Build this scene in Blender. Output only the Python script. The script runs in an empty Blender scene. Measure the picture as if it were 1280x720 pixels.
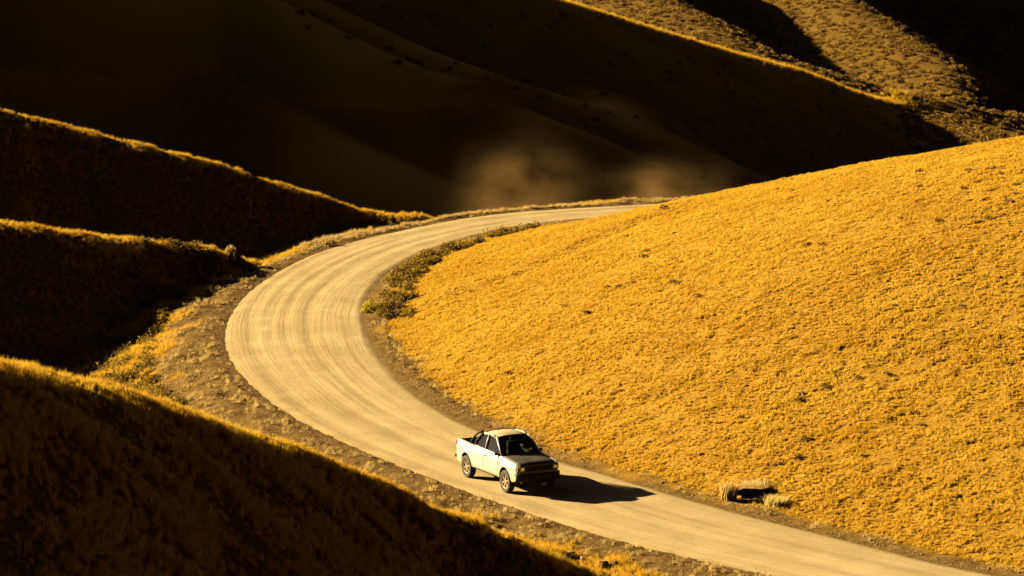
import bpy, bmesh, math, random
import numpy as np
from mathutils import Vector, Matrix

FAST_TEST = False          # True leaves the grass out while laying out the hills
random.seed(7); RNG = np.random.default_rng(11)
S = bpy.context.scene
COL = S.collection
R = math.radians

# ------------------------------------------------------------------ camera
F, H, TH = 4400.0, 24.0, math.radians(8.4)      # focal length in px of a 1280 px frame, height, tilt
cam = bpy.data.cameras.new('camera'); camo = bpy.data.objects.new('camera', cam); COL.objects.link(camo)
cam.sensor_width = 36; cam.lens = F/1280*36; cam.clip_start = 1; cam.clip_end = 6000
cam.dof.use_dof = True; cam.dof.focus_distance = 124; cam.dof.aperture_fstop = 3.2
camo.location = (0, 0, H); camo.rotation_euler = (math.pi/2-TH, 0, 0)
S.camera = camo

def ray(u, v):
    a, b = (u-640)/F, (360-v)/F
    return np.array([a, math.cos(TH)+b*math.sin(TH), -math.sin(TH)+b*math.cos(TH)])
def atG(u, v, z=0.0):
    d = ray(u, v); t = (z-H)/d[2]; return np.array([0, 0, H])+t*d
def atY(u, v, y):
    d = ray(u, v); t = y/d[1]; return np.array([0, 0, H])+t*d

# ------------------------------------------------------------------ light
SUN_EL, SUN_AZ = R(20.0), math.atan2(-.91, .41)   # azimuth clockwise from +Y
sd = Vector((math.sin(SUN_AZ)*math.cos(SUN_EL), math.cos(SUN_AZ)*math.cos(SUN_EL), math.sin(SUN_EL)))
sl = bpy.data.lights.new('sun', 'SUN'); so = bpy.data.objects.new('sun', sl); COL.objects.link(so)
sl.energy = 5.0; sl.angle = R(.53); sl.color = (1.0, .76, .38)
so.rotation_euler = (-sd).to_track_quat('-Z', 'Y').to_euler(); so.location = sd*300
w = bpy.data.worlds.new('World'); S.world = w; w.use_nodes = True
nt = w.node_tree; nt.nodes.clear()
sky = nt.nodes.new('ShaderNodeTexSky'); sky.sky_type = 'NISHITA'; sky.sun_disc = False
sky.sun_elevation = SUN_EL; sky.sun_rotation = SUN_AZ
sky.air_density = .01; sky.dust_density = .5; sky.ozone_density = 0; sky.altitude = 1200
bg = nt.nodes.new('ShaderNodeBackground'); bg.inputs[1].default_value = .062
out = nt.nodes.new('ShaderNodeOutputWorld')
nt.links.new(sky.outputs[0], bg.inputs[0]); nt.links.new(bg.outputs[0], out.inputs[0])
S.view_settings.view_transform = 'Standard'; S.view_settings.look = 'None'
S.view_settings.exposure = 1.95; S.view_settings.gamma = 1
S.cycles.max_bounces = 4; S.cycles.diffuse_bounces = 0; S.cycles.transparent_max_bounces = 8

# ------------------------------------------------------------------ numpy noise
def _h(ix, iy, s):
    n = (ix.astype(np.int64)*374761393 + iy.astype(np.int64)*668265263 + s*1442695041) & 0x7fffffff
    n = ((n ^ (n >> 13))*1274126177) & 0x7fffffff
    n = (n ^ (n >> 16)) & 0xffff
    return n/65535.0*2-1
def vnoise(x, y, s=0):
    ix, iy = np.floor(x), np.floor(y); fx, fy = x-ix, y-iy
    ux, uy = fx*fx*fx*(fx*(fx*6-15)+10), fy*fy*fy*(fy*(fy*6-15)+10)
    a, b = _h(ix, iy, s), _h(ix+1, iy, s); c, d = _h(ix, iy+1, s), _h(ix+1, iy+1, s)
    return (a+(b-a)*ux)*(1-uy)+(c+(d-c)*ux)*uy
def fbm(x, y, s=0, o=3):
    r, a = 0, 1.0
    for k in range(o):
        r = r+a*vnoise(x*2**k+17.3*k, y*2**k-9.1*k, s+k); a *= .5
    return r
def sstep(a, b, x):
    t = np.clip((x-a)/(b-a), 0, 1); return t*t*(3-2*t)

# ------------------------------------------------------------------ road
def spline(P, n=12):
    P = np.asarray(P, float); Q = np.vstack([2*P[0]-P[1], P, 2*P[-1]-P[-2]]); out = []
    for i in range(1, len(Q)-2):
        for k in range(n):
            t = k/n; a, b, c, d = Q[i-1:i+3]
            out.append(.5*((2*b)+(-a+c)*t+(2*a-5*b+4*c-d)*t*t+(-a+3*b-3*c+d)*t**3))
    out.append(Q[-2]); return np.array(out)
def resample(P, step):
    s = np.r_[0, np.cumsum(np.hypot(*np.diff(P[:, :2], axis=0).T))]
    n = max(2, int(s[-1]/step)); q = np.linspace(0, s[-1], n)
    return np.stack([np.interp(q, s, P[:, k]) for k in range(P.shape[1])], 1)

outer = [(740, 261), (660, 267), (600, 273), (540, 281), (480, 292), (430, 305), (380, 322), (330, 350), (300, 375), (284, 400), (279, 430),
         (290, 457), (312, 480), (337, 503), (375, 527), (431, 554), (480, 575), (520, 591), (560, 606), (600, 620), (635, 632), (672, 646), (720, 661), (800, 683), (880, 702), (960, 719)]
inner = [(700, 273), (640, 284), (580, 299), (530, 315), (490, 336), (465, 360), (455, 385), (458, 412), (475, 445), (510, 485), (560, 520),
         (620, 548), (700, 577), (800, 605), (900, 636), (1000, 660), (1100, 685), (1200, 712)]
OP = [atG(*p)[:2] for p in outer]; IP = [atG(*p)[:2] for p in inner]
OP = [(60, 205), (30, 201.5), (15, 197.5)] + OP + [(17.5, 95.5), (42, 77), (90, 47)]
IP = [(60, 199.5), (30, 196), (15, 192.2)] + IP + [(24, 92.5), (44, 78.5), (93, 51)]
OC, IC = resample(spline(OP), .25), resample(spline(IP), .25)
# centre line: midpoint of each outer point and its nearest inner point, smoothed
mid = []
for q in OC[::4]:
    d = np.hypot(*(IC-q).T); j = d.argmin(); mid.append((*(q+IC[j])/2, min(d[j], 7.2)))
mid = np.array(mid)
for _ in range(12): mid[1:-1] = (mid[:-2]+2*mid[1:-1]+mid[2:])/4
CL = resample(spline(mid, 3), .5)                                  # x, y, width
CL[:, 2] = np.clip(CL[:, 2], 4.6, 6.9)
tan = np.gradient(CL[:, :2], axis=0); tan /= np.hypot(*tan.T)[:, None]
CLS = np.r_[0, np.cumsum(np.hypot(*np.diff(CL[:, :2], axis=0).T))]

def road_field(x, y):
    """signed distance to the road's edge (negative on the road), side (+1 = inside of the bend), arc length"""
    x = x.ravel(); y = y.ravel(); best = np.full(x.shape, 1e9); idx = np.zeros(x.shape, int)
    P = CL[::4]
    for i, p in enumerate(P):
        d = (x-p[0])**2+(y-p[1])**2; m = d < best; best[m] = d[m]; idx[m] = i*4
    # refine with the local tangent
    px, py = x-CL[idx, 0], y-CL[idx, 1]
    al = px*tan[idx, 0]+py*tan[idx, 1]
    j = np.clip(idx+np.round(al/.5).astype(int), 0, len(CL)-1)
    px, py = x-CL[j, 0], y-CL[j, 1]
    lat = px*tan[j, 1]-py*tan[j, 0]            # right of travel direction positive
    dist = np.hypot(px, py)
    side = -np.sign(lat)                         # travel: far leg -> bend -> near leg; left of travel is the inside
    return dist-CL[j, 2]/2, side, CLS[j]

# ------------------------------------------------------------------ ridges
def ridge(x, y, pts, sn, sf, r, rf=None, world=False, signed=False):
    P = np.array(pts if world else [atY(*p) for p in pts], float)
    P = resample(spline(P, 8), 1.5 if P[:, 1].mean() < 250 else 4.0)
    best = np.full(x.shape, 1e18); zz = np.zeros(x.shape); sg = np.ones(x.shape)
    for a, b in zip(P[:-1], P[1:]):
        ex, ey = b[0]-a[0], b[1]-a[1]; L2 = ex*ex+ey*ey
        t = np.clip(((x-a[0])*ex+(y-a[1])*ey)/L2, 0, 1)
        dx, dy = x-(a[0]+t*ex), y-(a[1]+t*ey); d = dx*dx+dy*dy; m = d < best
        best[m] = d[m]; zz[m] = (a[2]+t*(b[2]-a[2]))[m]; sg[m] = (dx*ey-dy*ex)[m]
    d = np.sqrt(best); near = sg > 0
    if signed: return np.where(near, d, -d)
    rf = rf or r
    dn = sn*(np.sqrt(d*d+r*r)-r); df = sf*(np.sqrt(d*d+rf*rf)-rf)
    return zz-np.where(near, dn, df)
def smax(a, b, k):
    h = np.clip(.5+.5*(a-b)/k, 0, 1); return b+(a-b)*h+k*h*(1-h)

R0 = [(-420, 372, 70), (-150, 418, 80), (0, 456, 86), (125, 486, 91.5), (250, 525, 96), (375, 566, 100), (469, 601, 101.8), (560, 644, 103), (640, 684, 103), (720, 724, 102.3), (820, 780, 102)]
R1 = [(-400, 244, 152), (-150, 264, 158), (0, 279, 161), (60, 285, 162.5), (100, 293, 164), (200, 305, 167), (290, 316, 169.5)]
R2 = [(-500, 60, 190), (-200, 96, 188), (0, 139, 187), (100, 163, 188), (240, 199, 188.5), (310, 219, 188.5), (375, 240, 188.5), (440, 259, 188.5), (480, 267, 188.8), (530, 270.5, 189.5)]
# far hillsides
RB = [(-800, -300, 350), (-300, -220, 358), (150, -150, 368), (400, -90, 385), (690, 1, 405), (800, 35, 418), (900, 65, 430), (1000, 92, 442), (1060, 116, 448), (1125, 134, 456)]
layers = [[RB, .5, .6, 4.0]]
def stack(x, y):
    z = ridge(x, y, *layers[0])
    for l in layers[1:]: z = smax(z, ridge(x, y, *l), .6)
    return z
def on_face(uv, lift):
    """crest points standing `lift` metres in front of the slope seen at each (u, v)"""
    res = []
    ys = np.arange(300, 460, .5)
    for u, v in uv:
        d = ray(u, v); t = ys/d[1]; xx, zz_ = t*d[0], H+t*d[2]
        h = stack(xx, ys)-zz_; k = np.argmax(h > 0); res.append((u, v, ys[k]-lift))
    return res
for uv, lift, sn, sf, r in (([(100, -110), (300, -45), (420, 8), (560, 70), (680, 112), (776, 141)], 7, .7, .5, 6.0),
                            ([(-100, -130), (200, -60), (350, 0), (420, 38), (520, 80), (622, 123)], 7, .7, .5, 6.0),
                            ([(-300, 50), (-100, 70), (0, 82), (130, 92), (250, 108), (350, 119), (520, 122), (640, 127), (740, 146), (830, 190), (900, 240)], 5, .5, .5, .8),
                            ([(560, 90), (645, 131), (739, 166), (820, 203), (920, 245)], 6, .7, .5, 5),
                            ([(740, 110), (800, 148), (850, 170), (920, 204), (1000, 245)], 5, .7, .5, 4),
                            ([(250, 90), (350, 127), (400, 158), (480, 193), (600, 246), (660, 275)], 7, .7, .5, 5)):
    layers.append([on_face(uv, lift), sn, sf, r])
D1 = [(725, -90, 540), (815, -5, 500), (862, 18, 485), (915, 48, 472), (985, 76, 465), (1075, 101, 463), (1150, 126, 462)]
D2 = [(900, -120, 580), (1000, -40, 548), (1055, 0, 527), (1115, 38, 505), (1178, 84, 482), (1195, 122, 470)]
D3 = [(900, -200, 600), (1200, 0, 570), (1290, 48, 568), (1500, 150, 560), (1700, 200, 560)]
D4 = [(1090, 112, 459), (1150, 119, 457), (1190, 125, 456), (1230, 131, 455), (1330, 150, 455)]
EE = [(1100, 128, 466), (1125, 140, 456), (1180, 156, 441), (1245, 178, 424), (1290, 210, 412)]
SHADE_WALL = [(-78, 300, 12), (-80, 350, 26), (-80, 440, 28), (-82, 490, 28), (-84, 530, 25), (-90, 600, 24)]  # unseen ridge left of the frame, added to shade the far hills

# right-hand hill: thin-plate spline through its foot along the road and its crest
foot = []
for k in range(0, len(CL), 8):
    nrm = np.array([-tan[k, 1], tan[k, 0]])
    if -15 < CL[k, 0] < 60: foot.append((*(CL[k, :2]+nrm*(CL[k, 2]/2+1.6)), .12))
crest = [(560, 345, 163), (640, 316, 166), (740, 283, 168), (820, 260, 168), (900, 243, 167), (980, 226, 166), (1080, 206, 164), (1180, 189, 162), (1280, 173, 160), (1420, 152, 158), (1600, 135, 156)]
CP = [tuple(atY(*p)) for p in crest]+foot+[(55, 190, 1), (52, 125, 6.0), (38, 118, 4.6)]
CP = CP+[(11, 136, float('nan'))]
CP = np.array(CP)
def tps_fit(C, lam=.02):
    n = len(C); d = np.hypot(C[:, None, 0]-C[None, :, 0], C[:, None, 1]-C[None, :, 1])
    K = np.where(d > 0, d*d*np.log(d+1e-9), 0)+lam*np.eye(n)*50
    P = np.c_[np.ones(n), C[:, :2]]; A = np.block([[K, P], [P.T, np.zeros((3, 3))]])
    return np.linalg.solve(A, np.r_[C[:, 2], 0, 0, 0])
TW = tps_fit(CP[:-1])
def tps(x, y, CP=None, TW=None):
    CP = globals()['CP'] if CP is None else CP; TW = globals()['TW'] if TW is None else TW
    r = TW[-3]+TW[-2]*x+TW[-1]*y
    for c, wgt in zip(CP, TW):
        d2 = (x-c[0])**2+(y-c[1])**2; r = r+wgt*.5*d2*np.log(d2+1e-9)
    return r

CP[-1, 2] = tps(11.0, 136.0, CP[:-1], TW)+1.15      # the face of the hill bulges a little
TW = tps_fit(CP)

def on_hill(u, v):
    d_ = ray(u, v); ys = np.arange(98, 200, .25); t = ys/d_[1]; k = int(np.argmax(tps(t*d_[0], ys) > H+t*d_[2])); return (t[k]*d_[0], ys[k], 0.0)
GULLY = resample(spline([on_hill(*p) for p in ((489, 396), (540, 382), (597, 362), (650, 344), (702, 321), (770, 290), (834, 264))], 6), 1.0)

def height(x, y, field=None):
    """terrain height; also returns road distance, side, arc length"""
    d, side, arc = road_field(x, y) if field is None else field
    # ground outside the bend: shoulder, then the bank falls away to the gully floor
    far = sstep(215, 330, y)
    floor = -7.5-22*far-3*sstep(-10, -40, x)
    sh = 1.0+.9*fbm(arc*.15, 0*arc, 3)+1.8*sstep(128, 112, y)*sstep(-12, -4, x)
    dd = np.maximum(d-sh, 0)
    bank = -.42*(np.sqrt(dd*dd+1.2)-1.09)
    zo = smax(bank, floor, 1.0)
    near = y < 300
    for pts, sn, sf, r in ((R0, .8, .5, 1.7), (R1, .62, .4, .9), (R2, .62, .5, .8)):
        zr = ridge(x, y, pts, sn, sf, r)
        zr = np.where(d < 2.5, zr-(2.5-d)*1.2, zr)
        zo = smax(zo, zr, .5)
    rough = np.where(y < 250, 1, .2)
    fz = np.full(x.shape, -60.0); m = y > 225
    xf, yf = x[m], y[m]
    if m.any():
        z = stack(xf, yf)
        for pts, sn, sf, r in ((D1, .2, .5, 3), (D2, .3, .6, 3), (D3, .5, .3, 4), (D4, .9, .5, .5), (EE, .25, .5, 3)):
            z = smax(z, ridge(xf, yf, pts, sn, sf, r), 1.2)
        zd = np.max([ridge(xf, yf, *q) for q in ((D1, .2, .5, 3), (D2, .3, .6, 3), (EE, .25, .5, 3))], 0)
        rough = rough.copy(); rough[m] += 1.5*sstep(1.5, .2, np.abs(z-zd))
        z = smax(z, ridge(xf, yf, SHADE_WALL, 1.2, .5, 4, world=True), 2)
        z = smax(z, -46+.16*(yf-560), 6)                       # hills behind everything
        z = z+sstep(800, 1300, yf)*60
        fz[m] = z
    zo = np.where(m, smax(zo, fz, 2.0), zo)
    # unseen hill behind the camera, added to block skylight
    sky_block = np.minimum(14+(-6-y)*.95, 130)
    zo = np.where(y < 30, smax(zo, sky_block, 2.0), zo)
    # inside the bend: the grass hill
    zi = tps(x, y)
    gd = np.full(x.shape, 1e9)
    for p in GULLY: gd = np.minimum(gd, (x-p[0])**2+(y-p[1])**2)
    zi = zi-.20*np.exp(-gd/1.1**2)+.08*np.exp(-(np.sqrt(gd)-2.0)**2/1.0)
    zi = np.where(x > 48, zi*0+np.minimum(zi, 9), zi); zi = np.clip(zi, -.3, 12)
    zi = zi*sstep(.4, 3.5, d)
    z = np.where(side > 0, zi, zo)
    z = z*sstep(-1.0, .4, d)
    # roughness
    g = sstep(.6, 3, d)
    z = z+g*np.where(side < 0, .6, 1)*(.05*fbm(x*.35, y*.35, 21, 3)+.035*fbm(x*2.1, y*2.1, 5, 2))*rough
    out_ = (side < 0) & (y < 250)
    z = z+np.where(out_, sstep(.6, 1.6, d)*(1-sstep(5, 8, d))*sstep(-18, -13, x)*(.09*fbm(x*1.1, y*1.1, 9, 4)+.08*fbm(x*.5+y*.3, y*.2, 13, 3)), 0)
    # windrow of loose gravel along both edges
    z = z+np.exp(-((d-.7)/.3)**2)*(.06+.05*fbm(x*1.5, y*1.5, 31, 2))+sstep(-.5, .3, d)*.03*fbm(x*3, y*3, 33, 2)
    z = z-.16*(1-sstep(-.75, .15, d))
    return z, d, side, arc

def lines(segs):
    out_ = [segs[0][0]]
    for a, b, s0, s1 in segs:
        p = a
        while p < b-1e-6:
            t = (p-a)/(b-a); p = min(b, p+s0+(s1-s0)*t); out_.append(p)
    return np.unique(np.round(out_, 4))
gx = lines([(-700, -120, 40, 3), (-120, -70, 3, .8), (-70, -27, .8, .3), (-27, 34, .2, .2), (34, 80, .3, .6), (80, 160, .8, 5), (160, 900, 6, 60)])
gy = lines([(-150, 60, 12, 2), (60, 80, 1.5, .25), (80, 205, .2, .2), (205, 240, .25, 1.0), (240, 360, 1.0, .7), (360, 560, .7, .7), (560, 1600, 1.5, 40)])
X, Y = np.meshgrid(gx, gy); sh_ = X.shape
Z, D, SIDE, ARC = height(X.ravel(), Y.ravel())
NX, NY = len(gx), len(gy)
# weathered far slopes: round off the folds below the crest of the far ridge
fm = (Y.ravel() > 262) & (Y.ravel() < 470) & (np.abs(X.ravel()) < 110)
rbd = np.zeros(Z.shape); rbd[fm] = ridge(X.ravel()[fm], Y.ravel()[fm], *layers[0], signed=True)
wt = (sstep(4, 12, rbd)*sstep(262, 285, Y.ravel())).reshape(sh_)
Zs = Z.reshape(sh_).copy()
for _ in range(3):
    Zs = np.apply_along_axis(lambda q: np.convolve(q, np.ones(13)/13, 'same'), 1, Zs); Zs = np.apply_along_axis(lambda q: np.convolve(q, np.ones(5)/5, 'same'), 0, Zs)
Z = (Z.reshape(sh_)*(1-wt)+Zs*wt).ravel()
from bisect import bisect_right
def zat(x, y):
    """bilinear lookup in the terrain grid"""
    x = np.asarray(x, float); y = np.asarray(y, float)
    i = np.clip(np.searchsorted(gx, x)-1, 0, NX-2); j = np.clip(np.searchsorted(gy, y)-1, 0, NY-2)
    fx = (x-gx[i])/(gx[i+1]-gx[i]); fy = (y-gy[j])/(gy[j+1]-gy[j]); Zg = Z.reshape(sh_)
    return (Zg[j, i]*(1-fx)+Zg[j, i+1]*fx)*(1-fy)+(Zg[j+1, i]*(1-fx)+Zg[j+1, i+1]*fx)*fy

# ------------------------------------------------------------------ materials
def mat(name, col=(.5, .5, .5), rough=.9, metal=0, spec=.3, coat=0):
    m = bpy.data.materials.new(name); m.use_nodes = True; b = m.node_tree.nodes['Principled BSDF']
    b.inputs['Base Color'].default_value = (*col, 1); b.inputs['Roughness'].default_value = rough
    b.inputs['Metallic'].default_value = metal; b.inputs['Specular IOR Level'].default_value = spec
    if coat: b.inputs['Coat Weight'].default_value = coat; b.inputs['Coat Roughness'].default_value = .08
    return m, m.node_tree.nodes, m.node_tree.links, b
def N(ns, t, **k):
    n = ns.new(t)
    for a, v in k.items(): setattr(n, a, v)
    return n
def noise(ns, ls, vec, scale, detail=4, rough=.55):
    n = ns.new('ShaderNodeTexNoise'); n.inputs['Scale'].default_value = scale
    n.inputs['Detail'].default_value = detail; n.inputs['Roughness'].default_value = rough
    if vec is not None: ls.new(vec, n.inputs['Vector'])
    return n.outputs['Fac']
def ramp(ns, ls, fac, stops):
    r = ns.new('ShaderNodeValToRGB'); e = r.color_ramp.elements
    while len(e) < len(stops): e.new(.5)
    for k, (p, c) in enumerate(stops): e[k].position = p; e[k].color = (*c, 1)
    ls.new(fac, r.inputs[0]); return r.outputs[0]
def mix(ns, ls, f, a, b, mode='MIX'):
    m = ns.new('ShaderNodeMix'); m.data_type = 'RGBA'; m.blend_type = mode
    for s, v in ((m.inputs[0], f), (m.inputs[6], a), (m.inputs[7], b)):
        if isinstance(v, (int, float)): s.default_value = v
        elif isinstance(v, tuple): s.default_value = (*v, 1)
        else: ls.new(v, s)
    return m.outputs[2]
def bump(ns, ls, h, strength, dist, b):
    n = ns.new('ShaderNodeBump'); n.inputs['Strength'].default_value = strength; n.inputs['Distance'].default_value = dist
    ls.new(h, n.inputs['Height']); ls.new(n.outputs[0], b.inputs['Normal'])

gm, ns, ls, b = mat('hillside_soil_and_thatch', rough=1, spec=.05)
co = N(ns, 'ShaderNodeTexCoord').outputs['Object']
at = N(ns, 'ShaderNodeAttribute', attribute_name='cover_and_fold_light')
sep = N(ns, 'ShaderNodeSeparateColor'); ls.new(at.outputs['Color'], sep.inputs[0])
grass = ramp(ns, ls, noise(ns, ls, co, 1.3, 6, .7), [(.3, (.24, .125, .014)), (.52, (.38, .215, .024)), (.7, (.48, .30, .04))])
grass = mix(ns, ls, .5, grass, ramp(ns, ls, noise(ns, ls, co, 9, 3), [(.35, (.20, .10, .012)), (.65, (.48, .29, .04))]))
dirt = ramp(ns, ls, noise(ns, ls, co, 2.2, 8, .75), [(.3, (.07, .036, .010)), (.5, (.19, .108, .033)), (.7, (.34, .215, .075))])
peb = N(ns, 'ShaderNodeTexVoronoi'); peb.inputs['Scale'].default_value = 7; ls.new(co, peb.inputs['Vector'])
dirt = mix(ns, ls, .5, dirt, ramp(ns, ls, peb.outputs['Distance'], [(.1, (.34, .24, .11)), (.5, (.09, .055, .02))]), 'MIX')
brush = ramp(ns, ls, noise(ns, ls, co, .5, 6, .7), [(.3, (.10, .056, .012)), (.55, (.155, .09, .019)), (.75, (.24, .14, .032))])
brush = mix(ns, ls, sep.outputs[1], brush, (.85, .47, .075))  # painted fold shading: pale on spur crests, dark in the gullies
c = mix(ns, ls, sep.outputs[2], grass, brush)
c = mix(ns, ls, sep.outputs[0], c, dirt)
ls.new(c, b.inputs['Base Color'])
bump(ns, ls, noise(ns, ls, co, 5, 8, .8), .9, .12, b)
GROUND = gm

rm, ns, ls, b = mat('packed_pale_gravel_road', rough=1, spec=.05)
uv = N(ns, 'ShaderNodeUVMap').outputs[0]
def mapped(sx, sy):
    m = N(ns, 'ShaderNodeMapping'); m.inputs['Scale'].default_value = (sx, sy, 1); ls.new(uv, m.inputs['Vector']); return m.outputs[0]
co = N(ns, 'ShaderNodeTexCoord').outputs['Object']
st = noise(ns, ls, mapped(1.1, .03), 1.0, 5, .65)
st2 = noise(ns, ls, mapped(5.5, .07), 1.0, 4, .6)
pat = noise(ns, ls, co, .35, 5, .6)
base = ramp(ns, ls, st, [(.34, (.31, .225, .11)), (.5, (.45, .345, .195)), (.66, (.57, .45, .265))])
base = mix(ns, ls, .25, base, ramp(ns, ls, st2, [(.35, (.33, .24, .13)), (.65, (.54, .42, .25))]))
base = mix(ns, ls, .45, base, ramp(ns, ls, pat, [(.35, (.33, .25, .12)), (.65, (.52, .42, .25))]))
fine = noise(ns, ls, co, 14, 4, .8)
base = mix(ns, ls, .5, base, ramp(ns, ls, fine, [(.3, (.72, .72, .72)), (.7, (1.2, 1.2, 1.2))]), 'MULTIPLY')
sx = N(ns, 'ShaderNodeSeparateXYZ'); ls.new(uv, sx.inputs[0])
at3 = N(ns, 'ShaderNodeAttribute', attribute_name='loose')
base = mix(ns, ls, at3.outputs['Fac'], base, ramp(ns, ls, fine, [(.3, (.20, .14, .07)), (.7, (.40, .30, .16))]))
at2 = N(ns, 'ShaderNodeAttribute', attribute_name='edge')
ed = N(ns, 'ShaderNodeMath', operation='MULTIPLY_ADD'); ls.new(noise(ns, ls, mapped(1.6, .5), 1.0, 5, .7), ed.inputs[0]); ed.inputs[1].default_value = 1.1; ls.new(at2.outputs['Fac'], ed.inputs[2])
em = ramp(ns, ls, ed.outputs[0], [(.15, (0, 0, 0)), (.75, (1, 1, 1))])
base = mix(ns, ls, em, base, ramp(ns, ls, fine, [(.3, (.16, .10, .045)), (.7, (.36, .25, .13))]))
ls.new(base, b.inputs['Base Color'])
hsum = N(ns, 'ShaderNodeMath', operation='ADD'); ls.new(st2, hsum.inputs[0]); ls.new(fine, hsum.inputs[1])
bump(ns, ls, hsum.outputs[0], .5, .05, b)
ROAD = rm

# ------------------------------------------------------------------ build the ground sheet
def tag(o, label=None, cat=None, group=None, kind=None):
    for k, v in (('label', label), ('category', cat), ('group', group), ('kind', kind)):
        if v: o[k] = v
    return o
def mesh_np(name, V, Fq, smooth=True):
    me = bpy.data.meshes.new(name); me.vertices.add(len(V)); me.vertices.foreach_set('co', np.asarray(V, np.float32).ravel())
    k = Fq.shape[1]; me.loops.add(Fq.size); me.loops.foreach_set('vertex_index', Fq.astype(np.int32).ravel())
    me.polygons.add(len(Fq)); me.polygons.foreach_set('loop_start', np.arange(0, Fq.size, k, dtype=np.int32))
    me.polygons.foreach_set('use_smooth', np.full(len(Fq), smooth)); me.update(); me.validate(); return me

V = np.c_[X.ravel(), Y.ravel(), Z]
ii = (np.arange(NY-1)[:, None]*NX+np.arange(NX-1)[None, :]).ravel()
Q = np.c_[ii, ii+1, ii+NX+1, ii+NX]
xr, yr = X.ravel(), Y.ravel()
nz = fbm(xr*.6, yr*.6, 41, 3)
# dirt share: loose gravel near the road, bare bank on the outside of the bend
wi = np.where(SIDE > 0, .6+.5*nz+.6*sstep(148, 138, yr)*sstep(118, 128, yr), 2.6+1.4*nz+2.5*sstep(150, 132, yr)*sstep(-2, -12, xr))
dirtm = 1-sstep(-.4, .7, D-wi)
dirtm = np.where(yr > 260, 0, dirtm)
fold_light = np.zeros_like(dirtm)                                   # light on the far folds, painted as paler colour fading below the crests
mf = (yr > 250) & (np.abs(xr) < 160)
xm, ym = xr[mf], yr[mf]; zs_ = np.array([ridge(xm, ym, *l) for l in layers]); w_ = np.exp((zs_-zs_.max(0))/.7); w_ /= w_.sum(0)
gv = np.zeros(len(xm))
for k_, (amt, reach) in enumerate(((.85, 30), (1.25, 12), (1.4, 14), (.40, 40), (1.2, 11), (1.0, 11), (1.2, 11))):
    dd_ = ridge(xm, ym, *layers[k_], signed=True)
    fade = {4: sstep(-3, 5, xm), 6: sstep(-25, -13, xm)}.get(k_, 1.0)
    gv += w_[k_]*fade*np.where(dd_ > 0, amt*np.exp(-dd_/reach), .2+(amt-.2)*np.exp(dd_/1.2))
fold_light[mf] = gv*sstep(-2.5, -.8, zs_.max(0)-Z[mf])*(.85+.3*fbm(xm*.15, ym*.15, 77, 3))
gg = fold_light.reshape(sh_)
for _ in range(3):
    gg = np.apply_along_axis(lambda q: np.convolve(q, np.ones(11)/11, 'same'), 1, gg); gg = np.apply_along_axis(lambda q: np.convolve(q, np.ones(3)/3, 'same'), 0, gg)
fold_light = gg.ravel()
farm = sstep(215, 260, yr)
colr = np.c_[dirtm, fold_light, farm, np.ones_like(farm)].astype(np.float32)
fc = (X[:-1, :-1].ravel(), Y[:-1, :-1].ravel())
dF, sF = D[ii], SIDE[ii]
hill_face = (sF > 0) & (dF > 2.0)
far_face = (fc[1] > 232) & ~hill_face
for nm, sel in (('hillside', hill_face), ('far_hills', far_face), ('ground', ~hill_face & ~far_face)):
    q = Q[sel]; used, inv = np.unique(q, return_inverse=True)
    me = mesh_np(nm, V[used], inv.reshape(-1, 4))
    ca = me.color_attributes.new('cover_and_fold_light', 'FLOAT_COLOR', 'POINT'); ca.data.foreach_set('color', colr[used].ravel())
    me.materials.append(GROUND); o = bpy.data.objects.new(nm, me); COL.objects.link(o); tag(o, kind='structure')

# road ribbon
nw = 61; rows = []; uvs = []
for k in range(0, len(CL)):
    p = CL[k]; nrm = np.array([tan[k, 1], -tan[k, 0]]); wd = p[2]/2+.45
    rows.append([p[:2]+nrm*wd*(j/(nw-1)*2-1) for j in range(nw)]); uvs.append([(wd*(j/(nw-1)*2-1), CLS[k]) for j in range(nw)])
rows = np.array(rows); uvs = np.array(uvs); l_ = uvs[..., 0]
crown = .05*(1-(l_/3.3)**2)
ruts = -.02*np.exp(-((np.abs(l_+.3*np.sin(uvs[..., 1]*.05))-.8)/.28)**2)-.018*np.exp(-((np.abs(l_-1.2)-.8)/.25)**2)
rz = .012+crown+ruts+.012*fbm(rows[..., 0]*1.2, rows[..., 1]*1.2, 51, 3)
edge = np.abs(l_)-(CL[:len(l_), 2]/2)[:, None]
rz -= .13*sstep(-.35, .45, edge)
RV = np.concatenate([rows, rz[..., None]], -1).reshape(-1, 3)
a = (np.arange(len(CL)-1)[:, None]*nw+np.arange(nw-1)[None, :]).ravel()
RQ = np.c_[a, a+nw, a+nw+1, a+1]
me = mesh_np('road', RV, RQ)
uvl = me.uv_layers.new(name='UVMap'); li = np.empty(len(me.loops), np.int32); me.loops.foreach_get('vertex_index', li)
uvl.data.foreach_set('uv', uvs.reshape(-1, 2)[li].astype(np.float32).ravel())
ea = me.attributes.new('edge', 'FLOAT', 'POINT'); ea.data.foreach_set('value', edge.ravel().astype(np.float32))
arcs = uvs[..., 1]; wob = .35*fbm(arcs*.035, arcs*0, 81, 3); loose = np.zeros_like(l_)
for k_, c_ in enumerate((-2.15, -1.25, -.15, .85, 1.9)):       # loose gravel pushed up between the wheel tracks
    cc = c_+wob+.18*fbm(arcs*.09, arcs*0+k_*3.1, 83+k_, 2); st_ = np.clip(.45+.9*fbm(arcs*.07+k_*9, l_*.2, 91+k_, 3), 0, 1)
    loose += .55*st_*np.exp(-((l_-cc)/(.10+.08*(k_ % 2)))**2)
la = me.attributes.new('loose', 'FLOAT', 'POINT'); la.data.foreach_set('value', np.clip(loose, 0, 1).ravel().astype(np.float32))
me.materials.append(ROAD); ro = bpy.data.objects.new('road', me); COL.objects.link(ro); tag(ro, kind='structure')
#@@REST

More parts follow.
